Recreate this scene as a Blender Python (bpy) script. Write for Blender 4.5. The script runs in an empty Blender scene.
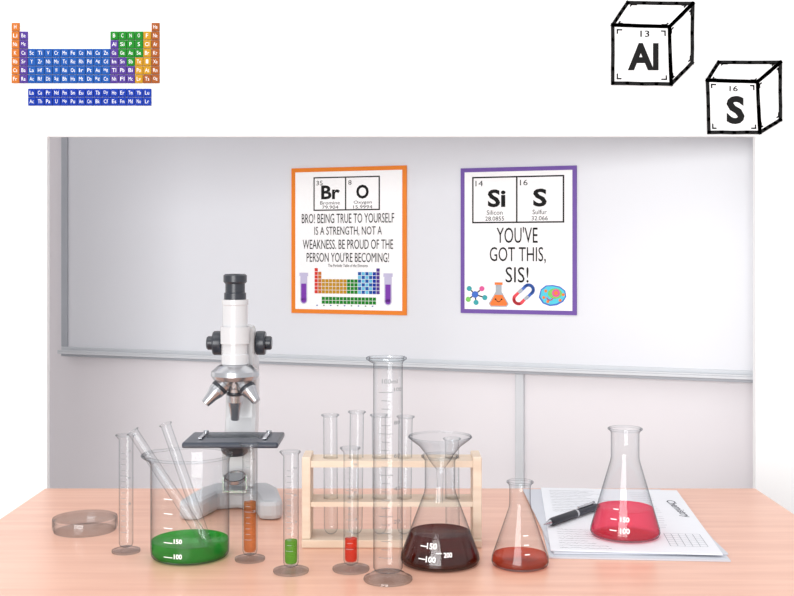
import bpy, bmesh, math, random
from mathutils import Vector, Matrix
random.seed(4)
sc = bpy.context.scene
sc.view_settings.view_transform = 'Standard'
COL = sc.collection
ZT = 0.75   # table top height

# ------------------------------------------------------------------ materials
def lin(c):
    c = c/255.0
    return c/12.92 if c <= 0.04045 else ((c+0.055)/1.055)**2.4
def rgb(r, g, b): return (lin(r), lin(g), lin(b), 1)
MATS = {}
def mat(name, col, rough=0.5, metal=0.0, var=0.03, scale=30, coat=0.0, bump=0.0):
    if name in MATS: return MATS[name]
    m = bpy.data.materials.new(name); m.use_nodes = True
    nt = m.node_tree; bs = nt.nodes['Principled BSDF']
    bs.inputs['Roughness'].default_value = rough
    bs.inputs['Metallic'].default_value = metal
    bs.inputs['Coat Weight'].default_value = coat
    tc = nt.nodes.new('ShaderNodeTexCoord'); nz = nt.nodes.new('ShaderNodeTexNoise')
    nz.inputs['Scale'].default_value = scale
    nt.links.new(tc.outputs['Object'], nz.inputs['Vector'])
    mx = nt.nodes.new('ShaderNodeMix'); mx.data_type = 'RGBA'
    c = col
    mx.inputs[6].default_value = (c[0]*(1-var), c[1]*(1-var), c[2]*(1-var), 1)
    mx.inputs[7].default_value = (min(1, c[0]*(1+var)), min(1, c[1]*(1+var)), min(1, c[2]*(1+var)), 1)
    nt.links.new(nz.outputs['Fac'], mx.inputs[0])
    nt.links.new(mx.outputs[2], bs.inputs['Base Color'])
    MATS[name] = m
    return m
def wood(name, c1, c2, rough, sc3, detail=4):
    m = bpy.data.materials.new(name); m.use_nodes = True
    nt = m.node_tree; bs = nt.nodes['Principled BSDF']; bs.inputs['Roughness'].default_value = rough
    tc = nt.nodes.new('ShaderNodeTexCoord'); mp = nt.nodes.new('ShaderNodeMapping')
    mp.inputs['Scale'].default_value = sc3
    nz = nt.nodes.new('ShaderNodeTexNoise'); nz.inputs['Scale'].default_value = 5; nz.inputs['Detail'].default_value = detail
    rp = nt.nodes.new('ShaderNodeValToRGB')
    rp.color_ramp.elements[0].position = 0.35; rp.color_ramp.elements[0].color = c1
    rp.color_ramp.elements[1].position = 0.65; rp.color_ramp.elements[1].color = c2
    nt.links.new(tc.outputs['Object'], mp.inputs[0]); nt.links.new(mp.outputs[0], nz.inputs['Vector'])
    nt.links.new(nz.outputs['Fac'], rp.inputs[0]); nt.links.new(rp.outputs[0], bs.inputs['Base Color'])
    MATS[name] = m
    return m
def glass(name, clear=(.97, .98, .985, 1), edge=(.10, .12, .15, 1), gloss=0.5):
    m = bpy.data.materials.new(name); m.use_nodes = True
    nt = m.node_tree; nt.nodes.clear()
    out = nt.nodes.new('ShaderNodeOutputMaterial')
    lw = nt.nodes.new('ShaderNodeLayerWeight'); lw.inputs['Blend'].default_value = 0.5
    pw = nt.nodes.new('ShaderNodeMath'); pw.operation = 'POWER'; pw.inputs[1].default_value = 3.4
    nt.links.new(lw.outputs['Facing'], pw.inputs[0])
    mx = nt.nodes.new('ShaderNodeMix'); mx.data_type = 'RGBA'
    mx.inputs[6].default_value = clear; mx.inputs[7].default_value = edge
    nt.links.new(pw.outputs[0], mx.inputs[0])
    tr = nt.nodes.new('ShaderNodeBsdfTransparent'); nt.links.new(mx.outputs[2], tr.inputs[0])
    gl = nt.nodes.new('ShaderNodeBsdfGlossy'); gl.inputs['Roughness'].default_value = 0.05
    ml = nt.nodes.new('ShaderNodeMath'); ml.operation = 'MULTIPLY_ADD'; ml.inputs[1].default_value = gloss; ml.inputs[2].default_value = .05
    p2 = nt.nodes.new('ShaderNodeMath'); p2.operation = 'POWER'; p2.inputs[1].default_value = 9.0
    nt.links.new(lw.outputs['Facing'], p2.inputs[0]); nt.links.new(p2.outputs[0], ml.inputs[0])
    ms = nt.nodes.new('ShaderNodeMixShader')
    nt.links.new(ml.outputs[0], ms.inputs[0]); nt.links.new(tr.outputs[0], ms.inputs[1]); nt.links.new(gl.outputs[0], ms.inputs[2])
    nt.links.new(ms.outputs[0], out.inputs[0])
    MATS[name] = m
    return m
def liquid(name, col, trans):
    """clear coloured liquid: tinted see-through body, some scatter, glossy skin"""
    m = bpy.data.materials.new(name); m.use_nodes = True
    nt = m.node_tree; bs = nt.nodes['Principled BSDF']; out = nt.nodes['Material Output']
    bs.inputs['Base Color'].default_value = col; bs.inputs['Roughness'].default_value = 0.08
    tr = nt.nodes.new('ShaderNodeBsdfTransparent'); tr.inputs[0].default_value = (col[0]**.5, col[1]**.5, col[2]**.5, 1)
    ms = nt.nodes.new('ShaderNodeMixShader'); ms.inputs[0].default_value = trans
    nt.links.new(bs.outputs[0], ms.inputs[1]); nt.links.new(tr.outputs[0], ms.inputs[2])
    nt.links.new(ms.outputs[0], out.inputs[0])
    MATS[name] = m
    return m

M_wall = mat('wall_paint', rgb(236, 232, 235), 0.8, var=0.01, scale=3)
M_margin = mat('margin_white', rgb(250, 250, 250), 0.8, var=0.004, scale=3)
M_floor = mat('floor_vinyl', rgb(205, 200, 196), 0.5, var=0.04, scale=8)
M_board = mat('whiteboard_enamel', rgb(226, 228, 233), 0.32, var=0.02, scale=1.5)
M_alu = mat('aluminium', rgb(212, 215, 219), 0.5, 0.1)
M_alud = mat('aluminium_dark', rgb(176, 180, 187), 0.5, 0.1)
M_table = wood('table_laminate', rgb(226, 172, 148), rgb(237, 187, 163), 0.3, (1.0, 14, 9), 7)
M_tedge = mat('table_edge', rgb(214, 150, 125), 0.5)
M_leg = mat('table_leg_metal', rgb(120, 122, 126), 0.4, 0.6)
M_rack = wood('beech_wood', rgb(214, 192, 170), rgb(228, 209, 189), 0.5, (2, 12, 12))
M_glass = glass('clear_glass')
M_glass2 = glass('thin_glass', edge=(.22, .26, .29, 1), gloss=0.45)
M_mark = mat('white_print', rgb(252, 252, 252), 0.6)
M_markg = mat('grey_print', rgb(120, 124, 128), 0.6)
M_white = mat('paper_white', rgb(254, 254, 254), 0.7, var=0.002)
M_black = mat('print_black', rgb(8, 8, 8), 0.9)
M_orange = mat('print_orange', rgb(236, 128, 18), 0.6)
M_purple = mat('print_purple', rgb(112, 78, 164), 0.6)
M_enamel = mat('cream_enamel', rgb(206, 207, 209), 0.28, var=0.02, coat=0.3)
M_foot = mat('foot_enamel', rgb(184, 186, 190), 0.3, var=0.02, coat=0.3)
M_dark = mat('black_enamel', rgb(44, 48, 56), 0.28)
M_stage = mat('stage_black', rgb(50, 58, 72), 0.3)
M_chrome = mat('chrome', rgb(186, 188, 192), 0.25, 0.9)
M_mirror = mat('mirror_face', rgb(200, 203, 207), 0.3, 0.3)
L_green = liquid('green_liquid', rgb(30, 185, 66), .72)
L_green2 = liquid('green_reagent', rgb(100, 184, 52), .7)
L_brown = liquid('amber_liquid', rgb(218, 146, 92), .88)
L_red = liquid('red_liquid', rgb(228, 66, 44), .75)
L_cola = liquid('dark_brown_liquid', rgb(98, 28, 14), .72)
L_rust = liquid('rust_red_liquid', rgb(212, 98, 70), .8)
L_pink = liquid('pink_liquid', rgb(255, 88, 116), .85)

# ------------------------------------------------------------------ geometry builder
class B:
    def __init__(s): s.v = []; s.f = []; s.m = []; s.mats = []
    def mi(s, m):
        if m not in s.mats: s.mats.append(m)
        return s.mats.index(m)
    def add(s, vs, fs, m, M=None):
        o = len(s.v); k = s.mi(m)
        for p in vs:
            p = Vector(p)
            s.v.append(M @ p if M else p)
        for f in fs:
            s.f.append([i+o for i in f]); s.m.append(k)
    def box(s, x0, x1, y0, y1, z0, z1, m, M=None):
        vs = [(x, y, z) for z in (z0, z1) for y in (y0, y1) for x in (x0, x1)]
        s.add(vs, [(0, 2, 3, 1), (4, 5, 7, 6), (0, 1, 5, 4), (1, 3, 7, 5), (3, 2, 6, 7), (2, 0, 4, 6)], m, M)
    def lathe(s, prof, m, n=40, M=None, closed=False):
        vs = []; fs = []; rings = []
        for r, z in prof:
            if r < 1e-6: rings.append([len(vs)]); vs.append((0, 0, z))
            else:
                rings.append(list(range(len(vs), len(vs)+n)))
                for i in range(n):
                    a = 2*math.pi*i/n; vs.append((r*math.cos(a), r*math.sin(a), z))
        R = len(rings)
        for j in range(R if closed else R-1):
            a, b = rings[j], rings[(j+1) % R]
            for i in range(n):
                k = (i+1) % n
                if len(a) == 1 and len(b) == 1: continue
                if len(a) == 1: fs.append((a[0], b[k], b[i]))
                elif len(b) == 1: fs.append((a[i], a[k], b[0]))
                else: fs.append((a[i], a[k], b[k], b[i]))
        s.add(vs, fs, m, M)
    def extr(s, pts, z0, z1, m, M=None):
        n = len(pts)
        vs = [(x, y, z0) for x, y in pts] + [(x, y, z1) for x, y in pts]
        fs = [tuple(range(n-1, -1, -1)), tuple(range(n, 2*n))] + [(i, (i+1) % n, n+(i+1) % n, n+i) for i in range(n)]
        s.add(vs, fs, m, M)
    def poly(s, pts, z, m, M=None):
        s.add([(x, y, z) for x, y in pts], [tuple(range(len(pts)))], m, M)
    def rect(s, x0, x1, y0, y1, z, m, M=None): s.poly([(x0, y0), (x1, y0), (x1, y1), (x0, y1)], z, m, M)
    def disc(s, x, y, r, z, m, M=None, ry=None, n=24):
        ry = ry or r
        s.poly([(x+r*math.cos(2*math.pi*i/n), y+ry*math.sin(2*math.pi*i/n)) for i in range(n)], z, m, M)
    def line(s, a, b, w, z, m, M=None):
        a = Vector(a); b = Vector(b); d = (b-a).normalized()*w/2; p = Vector((-d.y, d.x))
        s.poly([a-d-p, b+d-p, b+d+p, a-d+p], z, m, M)
    def path(s, pts, w, z, m, M=None):
        for i in range(len(pts)-1): s.line(pts[i], pts[i+1], w, z, m, M)
    def text(s, t, x0, x1, y0, y1, z, m, M=None, bold=0.0, wrap=None, rot=None):
        vs, fs = glyphs(t, bold)
        ax = min(p[0] for p in vs); bx = max(p[0] for p in vs); ay = min(p[1] for p in vs); by = max(p[1] for p in vs)
        out = []
        for p in vs:
            x = x0+(p[0]-ax)/(bx-ax)*(x1-x0); y = y0+(p[1]-ay)/(by-ay)*(y1-y0)
            if wrap:
                out.append(wrap(x, y))
            else: out.append((x, y, z))
        s.add(out, fs, m, M)
    def obj(s, name, parent=None, smooth=True, loc=None, M=None, bevel=0, ang=35):
        me = bpy.data.meshes.new(name)
        me.from_pydata([tuple(p) for p in s.v], [], s.f)
        for m in s.mats: me.materials.append(m)
        for i, p in enumerate(me.polygons):
            p.material_index = s.m[i]; p.use_smooth = smooth
        me.update()
        if smooth: me.set_sharp_from_angle(angle=math.radians(ang))
        o = bpy.data.objects.new(name, me); COL.objects.link(o)
        if loc: o.location = loc
        if M: o.matrix_world = M
        if parent: o.parent = parent
        if bevel:
            b = o.modifiers.new('bevel', 'BEVEL'); b.width = bevel; b.segments = 2; b.limit_method = 'ANGLE'
        return o
GC = {}
def glyphs(t, bold=0.0):
    k = (t, bold)
    if k in GC: return GC[k]
    cu = bpy.data.curves.new('t', 'FONT'); cu.body = t; cu.resolution_u = 3; cu.offset = bold
    o = bpy.data.objects.new('t', cu); COL.objects.link(o)
    dg = bpy.context.evaluated_depsgraph_get()
    me = bpy.data.meshes.new_from_object(o.evaluated_get(dg))
    r = ([tuple(v.co) for v in me.vertices], [tuple(p.vertices) for p in me.polygons])
    bpy.data.objects.remove(o); bpy.data.curves.remove(cu); bpy.data.meshes.remove(me)
    GC[k] = r
    return r
def tag(o, label, cat, group=None):
    o['label'] = label; o['category'] = cat
    if group: o['group'] = group
    return o
def empty(name, loc, label, cat, group=None, rot=0):
    o = bpy.data.objects.new(name, None); o.empty_display_size = 0.02; COL.objects.link(o)
    o.location = loc; o.rotation_euler = (0, 0, rot)
    return tag(o, label, cat, group)
T = Matrix.Translation
def R(a, ax): return Matrix.Rotation(math.radians(a), 4, ax)

# ------------------------------------------------------------------ room
TH = math.atan(0.356)
U = Vector((math.cos(TH), -math.sin(TH), 0)); N = Vector((-math.sin(TH), -math.cos(TH), 0))
O = Vector((0, 2.357, 0))
def WM(t, z, off=0.0):
    p = O + U*t + N*off + Vector((0, 0, z))
    return Matrix(((U.x, 0, N.x, p.x), (U.y, 0, N.y, p.y), (0, 1, 0, p.z), (0, 0, 0, 1)))
def HM(x, z, off=0.0):      # added upper margin panel, square to the table
    return Matrix(((1, 0, 0, x), (0, 0, -1, 1.98-off), (0, 1, 0, z), (0, 0, 0, 1)))
b = B(); b.box(-2.6, 2.0, 0, 2.8, -0.1, 0, M_wall)
w = b.obj('wall_back', smooth=False, M=WM(0, 0)); w['kind'] = 'structure'
# added white panels standing in for the blank margins above and beside the board
b = B(); b.box(-1.6, 1.00, 1.98, 1.995, 1.3245, 2.3, M_margin)
w = b.obj('margin_panel_upper', smooth=False); w['kind'] = 'structure'
b = B(); b.box(-1.6, -.630, 1.98, 1.995, 0, 1.3245, M_margin)
w = b.obj('margin_panel_left', smooth=False); w['kind'] = 'structure'
b = B(); b.box(.6455, 1.00, 1.98, 1.995, 0, 1.3245, M_margin)
w = b.obj('margin_panel_right', smooth=False); w['kind'] = 'structure'
b = B(); b.box(-3, 3, -1.5, 4.2, -0.05, 0, M_floor)
w = b.obj('floor', smooth=False); w['kind'] = 'structure'

# whiteboard
zb, zt_, tl, tr_ = 0.88, 1.80, -0.843, 0.88
wb = empty('whiteboard', (0, 0, 0), 'large wall-mounted whiteboard with thin aluminium frame and pen tray', 'whiteboard')
wb.matrix_world = WM((tl+tr_)/2, zb)
hw = (tr_-tl)/2; hh = zt_-zb
b = B(); b.box(-hw+.006, hw-.003, .006, hh-.006, 0.001, 0.016, M_board); b.obj('writing_surface', wb, smooth=False)
b = B()
b.box(-hw, hw, hh-.010, hh, 0.001, 0.019, M_alu); b.box(-hw, hw, 0, .010, 0.001, 0.019, M_alu)
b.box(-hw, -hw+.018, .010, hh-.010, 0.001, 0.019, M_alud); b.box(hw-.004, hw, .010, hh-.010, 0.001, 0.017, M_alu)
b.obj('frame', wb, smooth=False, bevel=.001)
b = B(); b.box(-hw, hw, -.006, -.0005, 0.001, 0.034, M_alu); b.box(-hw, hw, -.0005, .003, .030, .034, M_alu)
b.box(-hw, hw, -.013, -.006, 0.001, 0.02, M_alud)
b.obj('pen_tray', wb, smooth=False, bevel=.001)
bx = .27-(tl+tr_)/2
b = B(); b.box(bx-.009, bx+.009, -.60, -.0135, .001, .010, M_alu); b.obj('mounting_bracket', wb, smooth=False, bevel=.002)

# ------------------------------------------------------------------ periodic table data
rows = ["H . . . . . . . . . . . . . . . . He", "Li Be . . . . . . . . . . B C N O F Ne",
 "Na Mg . . . . . . . . . . Al Si P S Cl Ar", "K Ca Sc Ti V Cr Mn Fe Co Ni Cu Zn Ga Ge As Se Br Kr",
 "Rb Sr Y Zr Nb Mo Tc Ru Rh Pd Ag Cd In Sn Sb Te I Xe", "Cs Ba La Hf Ta W Re Os Ir Pt Au Hg Tl Pb Bi Po At Rn",
 "Fr Ra Ac Rf Db Sg Bh Hs Mt Ds Rg Cn Nh Fl Mc Lv Ts Og"]
fr_ = ["La Ce Pr Nd Pm Sm Eu Gd Tb Dy Ho Er Tm Yb Lu", "Ac Th Pa U Np Pu Am Cm Bk Cf Es Fm Md No Lr"]
PC = {'o': mat('cell_orange', rgb(200, 112, 38), .9), 'p': mat('cell_violet', rgb(80, 54, 142), .9), 'b': mat('cell_blue', rgb(20, 84, 166), .9),
      'g': mat('cell_green', rgb(18, 130, 30), .9), 'y': mat('cell_yellow', rgb(194, 142, 22), .9), 'n': mat('cell_tan', rgb(160, 84, 30), .9),
      'd': mat('cell_deep_blue', rgb(4, 52, 162), .9), 'c': mat('cell_light', rgb(110, 195, 225), .9), 'r': mat('cell_red', rgb(215, 50, 40), .9)}
def ccol(r, c):
    if c == 0: return 'o'
    if c == 1: return 'p'
    if c < 12: return 'b'
    if c == 17: return 'n'
    if c == 12: return 'g' if r == 1 else 'p'
    if c == 13: return 'g' if r < 4 else 'p'
    if c == 14: return 'g' if r < 5 else 'p'
    if c == 15: return 'g' if r < 4 else 'y'
    return 'y' if r < 6 else 'n'
def ptable(b, x0, y1, cw, ch, z, M=None, sym=True, fgap=.6, f=ccol, fc='d', depth=0):
    def cell(x, y, k, t):
        if depth:
            xa, xb, ya, yb = x+cw*.03, x+cw*.97, y-ch*.97, y-ch*.03; q = cw*.10
            vs = [(xa, ya, z-depth), (xb, ya, z-depth), (xb, yb, z-depth), (xa, yb, z-depth),
                  (xa, ya, z-q*.6), (xb, ya, z-q*.6), (xb, yb, z-q*.6), (xa, yb, z-q*.6),
                  (xa+q, ya+q, z), (xb-q, ya+q, z), (xb-q, yb-q, z), (xa+q, yb-q, z)]
            b.add(vs, [(3, 2, 1, 0), (8, 9, 10, 11)]+[(i, (i+1) % 4, 4+(i+1) % 4, 4+i) for i in range(4)]+[(4+i, 4+(i+1) % 4, 8+(i+1) % 4, 8+i) for i in range(4)], PC[k], M)
        else: b.rect(x+cw*.06, x+cw*.94, y-ch*.94, y-ch*.06, z, PC[k], M)
        if sym:
            wd = .50 if len(t) > 1 else .28
            b.text(t, x+cw*(.5-wd/2), x+cw*(.5+wd/2), y-ch*.72, y-ch*.28, z+.0004, M_white, M)
    for r, row in enumerate(rows):
        for c, t in enumerate(row.split()):
            if t != '.': cell(x0+c*cw, y1-r*ch, f(r, c), t)
    for r, row in enumerate(fr_):
        for c, t in enumerate(row.split()):
            cell(x0+(c+2)*cw, y1-(7+fgap+r)*ch, fc, t)

W, H_ = .2664, .1494; cw = W/18; ch = H_/9.6
b = B(); ptable(b, -W/2, H_/2, cw, ch, .004, depth=.0038)
o = b.obj('periodic_table_chart', smooth=False, M=HM(-.5598, 1.4539, 0.0004))
tag(o, 'colourful die-cut periodic table chart with glossy blue, green and orange cells', 'wall chart')

def block(name, t, z, W, H, num, sym, front, top, side, label, numpos, sympos, lw):
    b = B()
    P = lambda p: ((p[0]-.5)*W, (.5-p[1])*H)
    hull = [P(top[0]), P(front[3]), P(front[2]), P(side[2]), P(side[1]), P(top[1])]
    b.extr(hull[:], 0.0, .0015, M_white)
    rd = random.Random(7)
    for poly in (front, top, side):
        q = [P(p) for p in poly]; q.append(q[0])
        for i in range(len(q)-1):
            a_ = Vector(q[i]); b_ = Vector(q[i+1]); pts = [a_]
            for k in range(1, 4): pts.append(a_.lerp(b_, k/4)+Vector((rd.uniform(-1, 1), rd.uniform(-1, 1)))*lw*.06)
            pts.append(b_); b.path(pts, lw, .0018, M_black)
        c = Vector((sum(p[0] for p in q[:-1])/4, sum(p[1] for p in q[:-1])/4))
        for i in range(len(q)-1):
            a_ = Vector(q[i])*.84+c*.16; b_ = Vector(q[i+1])*.84+c*.16
            b.path([a_.lerp(b_, .0), a_.lerp(b_, .09)], lw*.4, .0018, M_black)
            b.path([a_.lerp(b_, .93), a_.lerp(b_, 1.0)], lw*.4, .0018, M_black)
    def tx(s_, r, bold):
        x0, y1 = P((r[0], r[1])); x1, y0 = P((r[2], r[3])); b.text(s_, x0, x1, y0, y1, .0018, M_black, bold=bold)
    tx(num, numpos, .015); tx(sym, sympos, .04)
    o = b.obj(name, smooth=False, M=HM(t, z, 0.0004))
    tag(o, label, 'wall sticker')
block('element_block_sticker', .4599, 1.4908, .150, .154, '13', 'Al',
      [(.02, .28), (.70, .30), (.72, .97), (.02, .96)], [(.02, .28), (.20, .02), (.98, .03), (.70, .30)],
      [(.70, .30), (.98, .03), (.97, .72), (.72, .97)],
      'white hand-drawn cube sticker outlined in black reading 13 Al', (.35, .345, .46, .42), (.20, .49, .57, .81), .0066)
block('element_block_sticker', .6237, 1.3945, .1366, .1340, '16', 'S',
      [(.02, .27), (.68, .29), (.71, .97), (.04, .97)], [(.02, .27), (.17, .03), (.98, .03), (.68, .29)],
      [(.68, .29), (.98, .03), (.98, .80), (.71, .97)],
      'white hand-drawn cube sticker outlined in black reading 16 S', (.31, .345, .42, .42), (.27, .48, .51, .86), .0066)

# ------------------------------------------------------------------ posters
def poster(name, t, z, W, H, border, label):
    b = B(); sx = W/116; sy = H/147
    b.extr([(-W/2, -H/2), (W/2, -H/2), (W/2, H/2), (-W/2, H/2)], 0, .003, border)
    bw = 4.2
    PM = Matrix(((sx, 0, 0, -W/2), (0, -sy, 0, H/2), (0, 0, 1, 0), (0, 0, 0, 1)))
    def rect(x0, y0, x1, y1, m, zz=.0032): b.rect(x0, x1, y1, y0, zz, m, PM)
    rect(bw, bw, 116-bw, 147-bw, M_white)
    def tx(s_, x0, y0, x1, y1, bold=.0, m=M_black): b.text(s_, x0, x1, y1, y0, .0038, m, PM, bold)
    def frame(x0, y0, x1, y1, w):
        rect(x0, y0, x1, y1, M_black, .0034); rect(x0+w, y0+w, x1-w, y1-w, M_white, .0036)
    return b, PM, rect, tx, frame, lambda: tag(b.obj(name, smooth=False, M=WM(t, z, .0165)), label, 'poster', 'posters on the whiteboard')
b, PM, rect, tx, frame, fin = poster('poster', -.1056, 1.1405, .268, .3176, M_orange,
      'orange-bordered poster with Br and O element tiles and a message')
frame(23, 9.5, 56.5, 43.5, 1.3); frame(55.2, 9.5, 90, 43.5, 1.3)
tx('35', 26, 13.2, 32.5, 17.8); tx('8', 58.5, 13.2, 61.8, 17.8)
tx('Br', 31, 18.0, 50, 32, .03); tx('O', 66.5, 18.0, 79, 32, .03)
tx('Bromine', 30, 33.8, 50, 37.3); tx('79.904', 32, 38.3, 48.5, 41.6)
tx('Oxygen', 64, 33.8, 82, 37.8); tx('15.9994', 63.5, 38.5, 82.5, 41.8)
tx('BRO! BEING TRUE TO YOURSELF', 11, 46.5, 104, 56)
tx('IS A STRENGTH, NOT A', 24, 59.5, 92, 69)
tx('WEAKNESS. BE PROUD OF THE', 12, 72.5, 103, 82)
tx("PERSON YOU'RE BECOMING!", 16, 85.5, 99, 95)
tx('The Periodic Table of the Elements', 38, 97, 78, 100)
def cc2(r, c):
    if c == 0: return 'r'
    if c == 1: return 'o'
    if c < 12: return 'y' if c < 9 else 'g'
    if c == 17: return 'p'
    if c > 15: return 'd'
    return 'b' if (r+c) % 2 else 'c'
PM2 = PM @ Matrix(((1, 0, 0, 0), (0, -1, 0, 0), (0, 0, 1, 0), (0, 0, 0, 1)))
ptable(b, 24, -101, 66/18, 3.7, .0036, PM2, sym=False, f=cc2, fc='g', fgap=.8)
for i in range(9): rect(26+i*7, 138.2, 27.5+i*7, 139.2, PC['g' if i % 2 else 'b'], .0036)
M_tubep = mat('print_tube_purple', rgb(120, 40, 170), .5); M_tubeg = mat('print_tube_glass', rgb(196, 190, 220), .5)
for cx in (13, 98):
    rect(cx-4.5, 106, cx+4.5, 109.5, M_tubeg, .0036)
    rect(cx-3.6, 109.5, cx+3.6, 134, M_tubeg, .0036); rect(cx-2.6, 117, cx+2.6, 134, M_tubep, .0037)
    b.disc(cx, 134, 3.6, .0036, M_tubeg, PM, n=20); b.disc(cx, 134, 2.6, .0037, M_tubep, PM, n=20)
fin()
b, PM, rect, tx, frame, fin = poster('poster', .2686, 1.1394, .2424, .3008, M_purple,
      'purple-bordered poster with Si and S element tiles and a message')
frame(12, 9, 58, 56, 1.5); frame(56.5, 9, 104, 56, 1.5)
tx('14', 15.5, 13, 23, 18.5); tx('16', 60.5, 13, 68, 18.5)
tx('Si', 28, 22, 46, 40, .03); tx('S', 73.5, 22, 87, 40, .03)
tx('Silicon', 27, 43, 43, 47.5); tx('28.0855', 25.5, 49.3, 44.5, 53.5)
tx('Sulfur', 73, 43, 87, 47.5); tx('32.066', 72, 49.3, 88, 53.5)
tx("YOU'VE", 37, 60, 78, 76); tx('GOT THIS,', 30, 80, 86, 96.5); tx('SIS!', 46, 100, 69, 115.5)
mt = mat('print_teal', rgb(40, 165, 170), .5); mo = mat('print_flask_orange', rgb(245, 120, 30), .5)
mr = mat('print_red', rgb(235, 60, 75), .5); mb = mat('print_blue', rgb(50, 105, 200), .5); mc = mat('print_cyan', rgb(70, 205, 225), .5)
mg = mat('print_green', rgb(120, 205, 90), .5); mp_ = mat('print_magenta', rgb(225, 80, 150), .5); mgr = mat('print_grey', rgb(170, 178, 186), .5)
mol = [(15, 128), (9, 122), (22, 122), (16, 136), (8, 133), (25, 131)]
for p in mol[1:]: b.line(mol[0], p, 1.2, .0035, M_black, PM)
for i, p in enumerate(mol): b.disc(p[0], p[1], 3.4 if i == 0 else 2.6, .0037, [mb, mt, mp_, mt, mg, mt][i], PM)
b.poly([(36, 117), (42, 117), (42, 125), (49, 137), (47, 140), (31, 140), (29, 137), (36, 125)], .0035, mgr, PM)
b.poly([(35.2, 128), (42.8, 128), (48, 137), (46.5, 139), (31.5, 139), (30, 137)], .0037, mo, PM)
rect(35, 115.5, 43, 118, mo, .0037)
b.disc(36, 132.5, .9, .0039, M_black, PM, n=12); b.disc(42, 132.5, .9, .0039, M_black, PM, n=12)
def arc(cx, cy, r, a0, a1, w, m, z):
    n = 12; pts = [(cx+r*math.cos(math.radians(a0+(a1-a0)*i/n)), cy+r*math.sin(math.radians(a0+(a1-a0)*i/n))) for i in range(n+1)]
    b.path(pts, w, z, m, PM)
arc(39, 133, 2, 20, 160, .6, M_black, .0039)
arc(59, 132, 4.6, 45, 225, 3, mr, .0035); b.line((62.2, 135.2), (67, 130.4), 3, .0036, mr, PM); b.line((55.8, 128.8), (60.5, 124), 3, .0036, mr, PM)
arc(69, 122.5, 4.6, 225, 405, 3, mb, .0037); b.line((72.2, 125.7), (67.5, 130.4), 3, .0037, mb, PM); b.line((65.8, 119.3), (61, 124), 3, .0037, mb, PM)
b.line((66, 131.4), (67.6, 129.8), 3, .0038, mgr, PM); b.line((60, 124.6), (61.5, 123.1), 3, .0038, mgr, PM)
b.poly([(81, 122), (86, 118), (93, 117.5), (100, 119), (105, 123), (106, 129), (103, 134), (97, 137.5), (90, 138.5), (83, 136), (79, 130)], .0034, mb, PM)
b.poly([(82, 122.7), (87, 119), (93, 118.7), (99.5, 120), (104, 123.5), (104.8, 129), (102, 133), (96, 136), (90, 137), (84, 134.8), (80.5, 129.5)], .0035, mc, PM)
b.disc(95, 126, 7.0, .0036, mg, PM, ry=5.2); b.disc(96, 125.5, 4.0, .0037, mp_, PM); b.disc(96, 125.5, 2.0, .0038, mo, PM)
for p in [(84, 130), (88, 134), (100, 132.5), (103, 127), (86, 123.5)]: b.disc(p[0], p[1], 1.5, .0038, mo, PM)
arc(90, 129.5, 3, 20, 170, 1.1, mp_, .0038)
fin()

# ------------------------------------------------------------------ table
tb = empty('table', (0, 1.335, 0), 'peach-coloured laminate laboratory table', 'table')
b = B(); b.box(-.548, .558, -.385, .375, .722, ZT, M_table); b.obj('table_top', tb, smooth=False, bevel=.003)
b = B(); b.box(-.50, .51, -.34, -.32, .64, .7215, M_tedge); b.box(-.50, .51, .31, .33, .64, .7215, M_tedge)
b.box(-.50, -.48, -.32, .31, .64, .7215, M_tedge); b.box(.49, .51, -.32, .31, .64, .7215, M_tedge)
b.obj('apron', tb, smooth=False)
for x in (-.525, .495):
    for y in (-.365, .315):
        b = B(); b.box(x, x+.04, y, y+.04, 0, .7215, M_leg); b.obj('leg', tb, smooth=False, bevel=.002)

# ------------------------------------------------------------------ glassware
E = .0003
def tube_wall(b, prof_out, th, zb_, m, n=44):
    """blown glass skin with a rolled bead at the rim"""
    r1, z1 = prof_out[-1]; t = th*.55
    bead = [(r1+t*math.sin(a), z1+t-t*math.cos(a)) for a in [math.radians(60*i) for i in range(0, 6)]]
    b.lathe([(0, prof_out[0][1])]+prof_out, m, n)
    b.lathe([(r, z) for r, z in bead], m, n, closed=True)
def rad_at(prof, z):
    for (r0, z0), (r1, z1) in zip(prof, prof[1:]):
        if z0 <= z <= z1 and z1 > z0: return r0+(r1-r0)*(z-z0)/(z1-z0)
    return prof[-1][0]
def wrapper(prof, a0):
    def f(x, z):
        r = rad_at(prof, z)+.0004; a = math.radians(a0)+x/r
        return (r*math.sin(a), -r*math.cos(a), z)
    return f
def tick(b, prof, z, a0, wx, m, hz=.0005):
    f = wrapper(prof, a0); n = 5
    vs = [f(-wx/2+wx*i/n, z-hz/2) for i in range(n+1)]+[f(-wx/2+wx*i/n, z+hz/2) for i in range(n+1)]
    b.add(vs, [(i, i+1, n+2+i, n+1+i) for i in range(n)], m)

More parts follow.
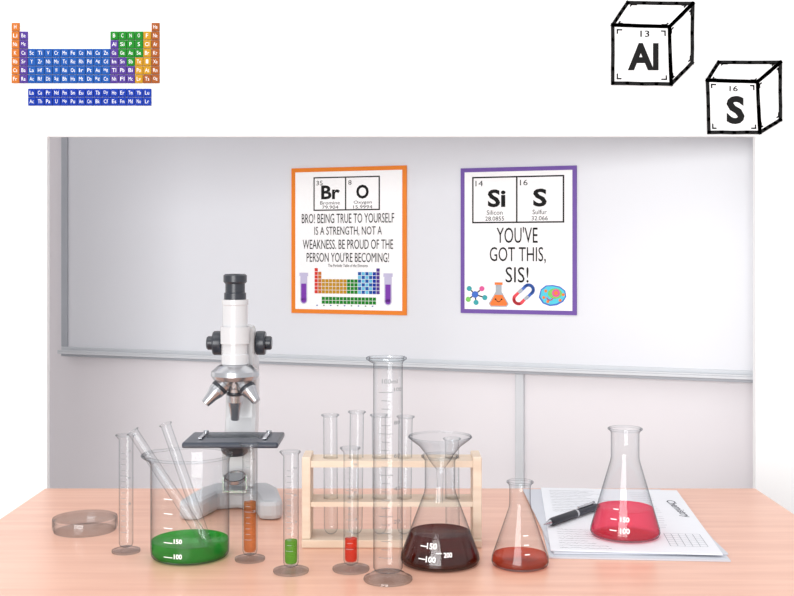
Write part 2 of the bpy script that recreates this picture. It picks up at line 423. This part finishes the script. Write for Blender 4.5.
def grad_cylinder(x, y, h, r, rb, liq, hl, label, marks=M_markg, big=False):
    e = empty('graduated_cylinder', (x, y, ZT+.0002), label, 'graduated cylinder', 'glass graduated cylinders on the table')
    hb = .009 if big else .006
    b = B(); b.lathe([(0, 0), (rb*.97, 0), (rb, .0012), (rb*.99, .0028), (rb*.80, hb*.55), (r*1.15, hb*.85), (r*.9, hb), (0, hb)], M_glass, 48)
    b.obj('base', e)
    prof = [(r*.55, hb+.0002), (r*.88, hb+.0018), (r, hb+.005), (r, h-.004), (r*1.06, h-.0015), (r*1.18, h)]
    b = B(); tube_wall(b, prof, r*.2, hb+.004, M_glass)
    for i, p in enumerate(b.v):
        if p.z > h-.003 and p.x < -r*.75: b.v[i] = p+Vector((-r*.22, 0, 0))
    n = 20 if big else 14; z0 = hb+.02; z1 = h*.86
    for i in range(n+1):
        z = z0+(z1-z0)*i/n
        tick(b, prof, z, -8, r*(1.0 if i % 5 == 0 else .6), marks, .0005)
    k = 5 if big else 3
    for i in range(1, k+1):
        z = z0+(z1-z0)*i/k; s = str(20*i) if big else str(3*i)
        b.text(s, -r*.2, r*.3 if len(s) < 3 else r*.45, z+.001, z+.001+(.0042 if big else .003), 0, marks, wrap=wrapper(prof, 35))
    if big:
        b.text('100ml', -r*.5, r*.6, h*.90, h*.92, 0, marks, wrap=wrapper(prof, 5))
    b.obj('glass_tube', e)
    if hl:
        ri = r*.84-E
        b = B(); b.lathe([(0, hb+.0043), (ri*.85, hb+.0043), (ri, hb+.0065), (ri, hl-.0006), (ri*.93, hl-.0012), (0, hl-.0012)], liq, 40)
        b.obj('liquid', e)
    return e
M_markl = mat('pale_print', rgb(150, 154, 158), 0.6)
grad_cylinder(-.332, 1.348, .142, .0086, .0172, None, 0, 'slim empty glass graduated cylinder beside the beaker', marks=M_markl)
grad_cylinder(-.1755, 1.313, .138, .0088, .0180, L_brown, .070, 'slim glass graduated cylinder half full of amber liquid', marks=M_markl)
grad_cylinder(-.1218, 1.264, .137, .0088, .0205, L_green2, .037, 'slim glass graduated cylinder with a little green liquid', marks=M_markl)
grad_cylinder(-.0532, 1.272, .140, .0086, .0215, L_red, .037, 'slim glass graduated cylinder with a little red liquid', marks=M_markl)
grad_cylinder(-.0101, 1.233, .2466, .0165, .0275, None, 0, 'tall wide empty glass graduated cylinder', big=True)

# beaker
e = empty('beaker', (-.2503, 1.331, ZT+.0002), 'glass beaker holding green liquid and two leaning test tubes', 'beaker')
prof = [(.0415, 0), (.0445, .0012), (.0465, .004), (.0470, .010), (.0470, .112), (.0478, .117), (.0495, .120)]
b = B(); tube_wall(b, prof, .0032, .002, M_glass, 64)
for i, p in enumerate(b.v):
    if p.z > .115 and p.x < -.040: b.v[i] = p+Vector((-.005*(p.z-.115)/.005, 0, 0))
for i in range(5):
    tick(b, prof, .010+i*.017, -22, .012, M_mark, .0010)
b.text('100', -.004, .006, .0085, .0145, 0, M_mark, wrap=wrapper(prof, -8), bold=.03)
b.text('150', -.004, .006, .0265, .0320, 0, M_mark, wrap=wrapper(prof, -8), bold=.03)
b.obj('glass_body', e)
b = B(); b.lathe([(0, .0024), (.0425, .0024), (.0455, .006), (.0458, .0205), (.0446, .0198), (0, .0198)], L_green, 56); b.obj('liquid', e)

def test_tube(bot, top, r, label, liq=None, hl=0):
    bot = Vector(bot); top = Vector(top); d = top-bot; L = d.length
    prof = [(r*math.sin(a), r-r*math.cos(a)) for a in [math.radians(10*i) for i in range(1, 10)]] + [(r, L-.003), (r*1.04, L-.0015), (r*1.2, L-.0004)]
    b = B(); tube_wall(b, prof, r*.2, r*.16, M_glass2, 32)
    o = b.obj('test_tube')
    q = Vector((0, 0, 1)).rotation_difference(d.normalized())
    o.rotation_mode = 'QUATERNION'; o.rotation_quaternion = q; o.location = bot
    return tag(o, label, 'test tube', 'glass test tubes')
test_tube((-.222, 1.322, ZT+.0075), (-.3205, 1.334, ZT+.150), .0062, 'slim glass test tube leaning inside the beaker of green liquid')
test_tube((-.228, 1.335, ZT+.0075), (-.2905, 1.381, ZT+.151), .0062, 'slim glass test tube leaning inside the beaker of green liquid')

def flask(x, y, z, R_, h, rn, cs, liq, hl, label, texts=(), marks=()):
    e = empty('erlenmeyer_flask', (x, y, z), label, 'conical flask', 'conical flasks')
    prof = [(R_*.88, 0), (R_*.96, .0012), (R_, .005), (R_*.985, .010)]
    zn = h*cs
    n = 8
    for i in range(1, n+1):
        t = i/n
        prof.append((R_*.985+(rn*1.06-R_*.985)*t, .010+(zn-.010)*t))
    prof += [(rn, zn+.006), (rn, h-.004), (rn*1.05, h-.002), (rn*1.16, h)]
    b = B(); tube_wall(b, prof, .0026, .0018, M_glass, 60)
    for (s_, zz, a0, wd, hh_) in texts:
        b.text(s_, -wd/2, wd/2, zz, zz+hh_, 0, M_mark, wrap=wrapper(prof, a0), bold=.03)
    for zz, a0, wd in marks: tick(b, prof, zz, a0, wd, M_mark, .0011)
    b.obj('glass_body', e)
    th = .0011
    lp = [(0, .0022), (R_*.90-th, .0022)]
    for k in range(0, 9):
        zz = .005+(hl-.005)*k/8
        lp.append((rad_at(prof, zz)-th, zz))
    lp += [(lp[-1][0]-.001, hl-.0006), (0, hl-.0006)]
    b = B(); b.lathe(lp, liq, 56); b.obj('liquid', e)
    return e
flask(.051, 1.304, ZT+.0002, .0470, .124, .0180, .66, L_cola, .037, 'glass conical flask of dark brown liquid under a funnel',
      texts=[('150', .0255, -16, .012, .0065), ('100', .0115, -16, .012, .0065), ('200', .017, 10, .010, .0055)],
      marks=[(.028, -30, .009), (.0145, -30, .009), (.0215, -4, .007)])
flask(.1445, 1.292, ZT+.0002, .0335, .096, .0125, .70, L_rust, .013, 'small glass conical flask with a shallow rust-red liquid',
      marks=[(.03, 10, .006), (.04, 10, .006), (.02, 10, .006)])
flask(.2907, 1.402, ZT+.0068, .0440, .134, .0178, .70, L_pink, .036, 'glass conical flask of pink liquid standing on the papers',
      texts=[('100', .012, -12, .012, .0065), ('150', .0255, -12, .011, .006)],
      marks=[(.015, -32, .009), (.028, -33, .008), (.040, -30, .007)])

# funnel
b = B()
zo = .1245
b.lathe([(.0032, zo-.055), (.0042, zo-.016), (.0120, zo-.006), (.0178, zo+.0035), (.0250, zo+.0125), (.0330, zo+.0185), (.0366, zo+.0215)], M_glass, 52)
b.lathe([(.0366, zo+.0215), (.0380, zo+.0227), (.0372, zo+.0243), (.0356, zo+.0227)], M_glass, 52, closed=True)
o = b.obj('funnel', loc=(.051, 1.304, ZT+.0012)); tag(o, 'clear glass funnel resting in the neck of the dark flask', 'funnel')

# petri dish
e = empty('petri_dish', (-.412, 1.453, ZT+.0002), 'shallow clear glass petri dish with lid', 'petri dish')
k = .60
b = B(); b.lathe([(0, 0), (.066*k, 0), (.067*k, .001), (.067*k, .014), (.0655*k, .0142)], M_glass2, 60); b.obj('dish', e)
b = B(); b.lathe([(0, .0172), (.0690*k, .0172), (.0697*k, .016), (.0697*k, .004)], M_glass2, 60); b.obj('lid', e)

# ------------------------------------------------------------------ test tube rack
RX, RY = -.0065, 1.392
e = empty('test_tube_rack', (RX, RY, ZT+.0002), 'light beech wood test tube rack holding glass tubes', 'test tube rack')
hw = .112
b = B(); b.box(-hw, hw, -.028, .028, 0, .010, M_rack); b.obj('base', e, smooth=False, bevel=.0012)
for s in (-1, 1):
    b = B(); x = s*(hw-.0055); b.box(x-.0055, x+.0055, -.024, .024, .0101, .112, M_rack); b.obj('end_post', e, smooth=False, bevel=.0012)
def rail(zr, th, name, holes, r):
    b = B(); b.box(-hw+.0111, hw-.0111, -.022, .022, zr, zr+th, M_rack)
    o = b.obj(name, e, smooth=False)
    c = B()
    for x in holes: c.lathe([(0, zr-.01), (r, zr-.01), (r, zr+th+.01), (0, zr+th+.01)], M_rack, 28, M=T((x, 0, 0)))
    co = c.obj('cutter'); co.parent = e
    md = o.modifiers.new('b', 'BOOLEAN'); md.object = co; md.operation = 'DIFFERENCE'; md.solver = 'EXACT'
    bpy.context.view_layer.update()
    dg = bpy.context.evaluated_depsgraph_get()
    me = bpy.data.meshes.new_from_object(o.evaluated_get(dg)); o.modifiers.clear(); o.data = me
    bpy.data.objects.remove(co)
holes = [-.077, -.0462, -.0154, .0154, .0462, .077]
rail(.099, .008, 'top_rail', holes, .0096)
rail(.050, .006, 'middle_rail', holes, .0096)
for i, (x, L) in enumerate([(holes[0], .150), (holes[1], .154), (holes[2], .150), (holes[3], .148), (holes[5], .120)]):
    test_tube((RX+x, RY, ZT+.0106), (RX+x+(.002 if i % 2 else -.001), RY, ZT+.0106+L), .0088, 'empty glass test tube standing in the wooden rack')

# ------------------------------------------------------------------ papers and pen
M_ink = mat('ink_grey', rgb(70, 72, 84), .7); M_inkl = mat('ink_light_grey', rgb(150, 154, 164), .7)
def scribble(b, x0, x1, y, z, w, seed):
    rd = random.Random(seed); x = x0; pts = []
    while x < x1:
        pts.append((x, y+rd.uniform(-.0016, .0022))); x += rd.uniform(.0012, .0026)
    b.path(pts, w, z, M_ink)
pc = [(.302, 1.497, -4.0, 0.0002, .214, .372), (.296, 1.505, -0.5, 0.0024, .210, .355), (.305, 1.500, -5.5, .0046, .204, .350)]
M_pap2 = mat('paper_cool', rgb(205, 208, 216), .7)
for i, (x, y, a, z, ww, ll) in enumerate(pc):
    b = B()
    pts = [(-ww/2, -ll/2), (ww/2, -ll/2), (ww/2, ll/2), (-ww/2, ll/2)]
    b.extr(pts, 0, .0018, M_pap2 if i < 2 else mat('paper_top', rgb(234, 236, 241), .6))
    if i == 2:
        for k in range(14): scribble(b, -.090, -.02+random.uniform(-.02, .05), .155-.010*k, .0019, .0007, k)
        for k in range(18): b.rect(.028, .052+random.uniform(0, .008), .15-.012*k, .1510-.012*k, .0019, M_inkl)
        for k in range(9): scribble(b, -.090, -.055+random.uniform(-.01, .03), -.165+.011*k, .0019, .0006, 40+k)
        for k in range(7): b.rect(.045, .090, -.145+.010*k, -.1443+.010*k, .0019, M_inkl)
        for k in range(6): b.rect(.045+.009*k, .0457+.009*k, -.145, -.085, .0019, M_inkl)
        bb = B(); bb.text('Chemistry', -.050, .050, -.008, .008, 0, M_black, bold=.01)
        b.add(bb.v, bb.f, M_ink, T((.084, .055, .0020)) @ R(-84, 'Z'))
    o = b.obj('paper_sheet', smooth=False, loc=(x, y, ZT+z)); o.rotation_euler = (0, 0, math.radians(a))
    tag(o, ['lowest pad of white paper on the peach table', 'middle white paper sheets in a loose stack', 'top white sheet with handwritten notes under the pink flask'][i], 'paper', 'loose paper sheets')
e = empty('pen', (0, 0, 0), 'dark ballpoint pen with silver trim lying on the papers', 'pen')
ang = math.atan2(.103, .0875)
e.matrix_world = T((.194, 1.436, ZT+.0124)) @ Matrix.Rotation(ang, 4, 'Z') @ R(90, 'Y')
b = B(); b.lathe([(0, .010), (.0040, .010), (.0054, .016), (.0054, .072), (0, .072)], mat('pen_navy', rgb(22, 26, 38), .3), 24); b.obj('barrel', e)
b = B(); b.lathe([(0, -.004), (.0006, -.004), (.0014, 0), (.0039, .0098), (0, .0098)], M_chrome, 24); b.obj('tip', e)
b = B(); b.lathe([(0, .0722), (.0057, .0722), (.0057, .0765), (0, .0765)], M_chrome, 24); b.obj('ring', e)
b = B(); b.lathe([(0, .0767), (.0055, .0767), (.0052, .126), (.0034, .128), (.0034, .134), (0, .134)], mat('pen_cap', rgb(30, 34, 48), .25, .3), 24); b.obj('cap', e)
b = B(); b.box(-.0078, -.0066, -.0016, .0016, .082, .124, M_chrome); b.box(-.0078, -.005, -.0016, .0016, .120, .124, M_chrome); b.obj('clip', e)

# ------------------------------------------------------------------ microscope
e = empty('microscope', (-.2285, 1.565, ZT+.0002), 'cream laboratory microscope with black stage and round focus knobs', 'microscope')
b = B(); b.extr([(-.040, .062), (-.056, .03), (-.072, -.052), (-.064, -.064), (-.040, -.062), (-.024, -.004), (0, .004), (.024, -.004), (.040, -.062), (.064, -.064), (.072, -.052), (.056, .03), (.040, .062)], 0, .027, M_foot)
b.obj('foot', e, smooth=False, bevel=.007)
b = B()
side = [(.014, .0275), (.060, .0275), (.058, .075), (.074, .115), (.082, .160), (.078, .205), (.062, .240), (.036, .262), (.007, .262), (.007, .200), (.030, .196), (.042, .180), (.047, .155), (.044, .125), (.032, .100), (.014, .080)]
MX = Matrix(((0, 0, 1, 0), (1, 0, 0, 0), (0, 1, 0, 0), (0, 0, 0, 1)))
b.extr(side, -.0235, .0235, M_enamel, MX); b.obj('arm', e, smooth=False, bevel=.007)
OY = -.012
b = B(); b.box(-.066, .066, -.062, .028, .0985, .1065, M_stage); b.obj('stage', e, smooth=False, bevel=.0025)
b = B(); b.box(-.038, .038, -.024, .001, .1067, .108, M_glass2); b.obj('glass_slide', e, smooth=False)
for s in (-1, 1):
    b = B(); b.box(s*.045-.0025, s*.045+.0025, -.040, .010, .1083, .1093, M_chrome); b.lathe([(0, .1067), (.004, .1067), (.004, .111), (0, .111)], M_chrome, 20, M=T((s*.045, .012, 0))); b.obj('stage_clip', e)
b = B(); b.lathe([(0, .184), (.012, .184), (.030, .187), (.034, .193), (.033, .199), (.024, .207), (.019, .209), (0, .209)], M_chrome, 48, M=T((0, OY, 0)))
b.obj('nosepiece', e)
def objective(tilt, az, L):
    b = B()
    Mx = T((0, OY, .200)) @ R(az, 'Z') @ R(tilt, 'Y')
    b.lathe([(0, -.012), (.0105, -.012), (.0105, -.024), (.0115, -.025), (.0115, -.012-L*.55)], M_chrome, 32, M=Mx)
    b.lathe([(.0115, -.012-L*.55), (.0085, -.012-L*.72), (.0060, -.012-L), (.003, -.012-L), (0, -.012-L)], M_chrome, 32, M=Mx)
    b.lathe([(.0118, -.030), (.0122, -.031), (.0122, -.034), (.0118, -.035)], M_dark, 32, M=Mx)
    b.obj('objective_lens', e)
objective(8, -80, .060); objective(44, 25, .050); objective(42, 150, .044)
b = B(); b.lathe([(0, .2092), (.019, .2092), (.019, .222), (.0175, .224), (.0175, .292), (.0185, .293), (.0185, .300), (0, .300)], M_enamel, 44, M=T((0, OY, 0))); b.obj('body_tube', e)
b = B(); b.lathe([(0, .3002), (.0155, .3002), (.0155, .309), (.0138, .310), (.0138, .322), (.0165, .325), (.0165, .334), (.014, .336), (.009, .336), (.008, .334), (0, .334)], M_dark, 40, M=T((0, OY, 0))); b.obj('eyepiece', e)
b = B(); b.lathe([(.0186, .238), (.0205, .238), (.0205, .262), (.0186, .262)], M_enamel, 40, M=T((0, OY, 0)), closed=True); b.obj('tube_collar', e)
for s in (-1, 1):
    b = B(); Mk = T((0, .030, .235)) @ R(90*s, 'Y')
    b.lathe([(0, .0237), (.007, .0237), (.007, .025), (.017, .025), (.0175, .0265), (.0175, .036), (.016, .038), (.010, .038), (.010, .045), (.0085, .047), (0, .047)], M_dark, 40, M=Mk)
    b.obj('focus_knob', e)
b = B(); b.lathe([(0, .080), (.013, .080), (.018, .084), (.020, .088), (.020, .098), (0, .098)], M_dark, 36, M=T((0, OY, 0))); b.obj('condenser', e)
b = B(); Mm = T((0, OY, .048)) @ R(20, 'X')
b.lathe([(0, -.004), (.013, -.004), (.015, -.002), (.015, .003), (.013, .003), (.0125, .0015)], M_chrome, 40, M=Mm); b.lathe([(0, .0015), (.0125, .0015)], M_mirror, 40, M=Mm)
b.box(-.0175, -.0152, OY-.004, OY+.004, .030, .052, M_chrome); b.box(.0152, .0175, OY-.004, OY+.004, .030, .052, M_chrome)
b.box(-.0175, .0175, OY-.004, .013, .0275, .031, M_chrome)
b.obj('mirror', e)

# ------------------------------------------------------------------ light, world, camera
wd = bpy.data.worlds.new('world'); sc.world = wd; wd.use_nodes = True
bg = wd.node_tree.nodes['Background']; bg.inputs[0].default_value = (1, .99, 1, 1); bg.inputs[1].default_value = 0.85
def area(name, loc, tgt, size, en, col=(1, 1, 1)):
    l = bpy.data.lights.new(name, 'AREA'); l.energy = en; l.size = size; l.color = col
    o = bpy.data.objects.new(name, l); COL.objects.link(o); o.location = loc
    o.rotation_euler = (Vector(tgt)-Vector(loc)).to_track_quat('-Z', 'Y').to_euler()
    return o
area('ceiling_light', (-.6, .9, 2.7), (0, 1.5, .75), 1.2, 9)
area('front_fill_light', (-.7, -1.3, 1.3), (0, 2.0, 1.1), 1.6, 60)  # added fill from behind the camera to brighten board and upright faces; no window
cam = bpy.data.cameras.new('camera'); co = bpy.data.objects.new('camera', cam); COL.objects.link(co)
co.location = (0, 0, 1.12); co.rotation_euler = (math.radians(90), 0, 0)
cam.sensor_width = 36; cam.lens = 1100/794*36; cam.shift_y = -48/794; cam.clip_start = .05
sc.camera = co
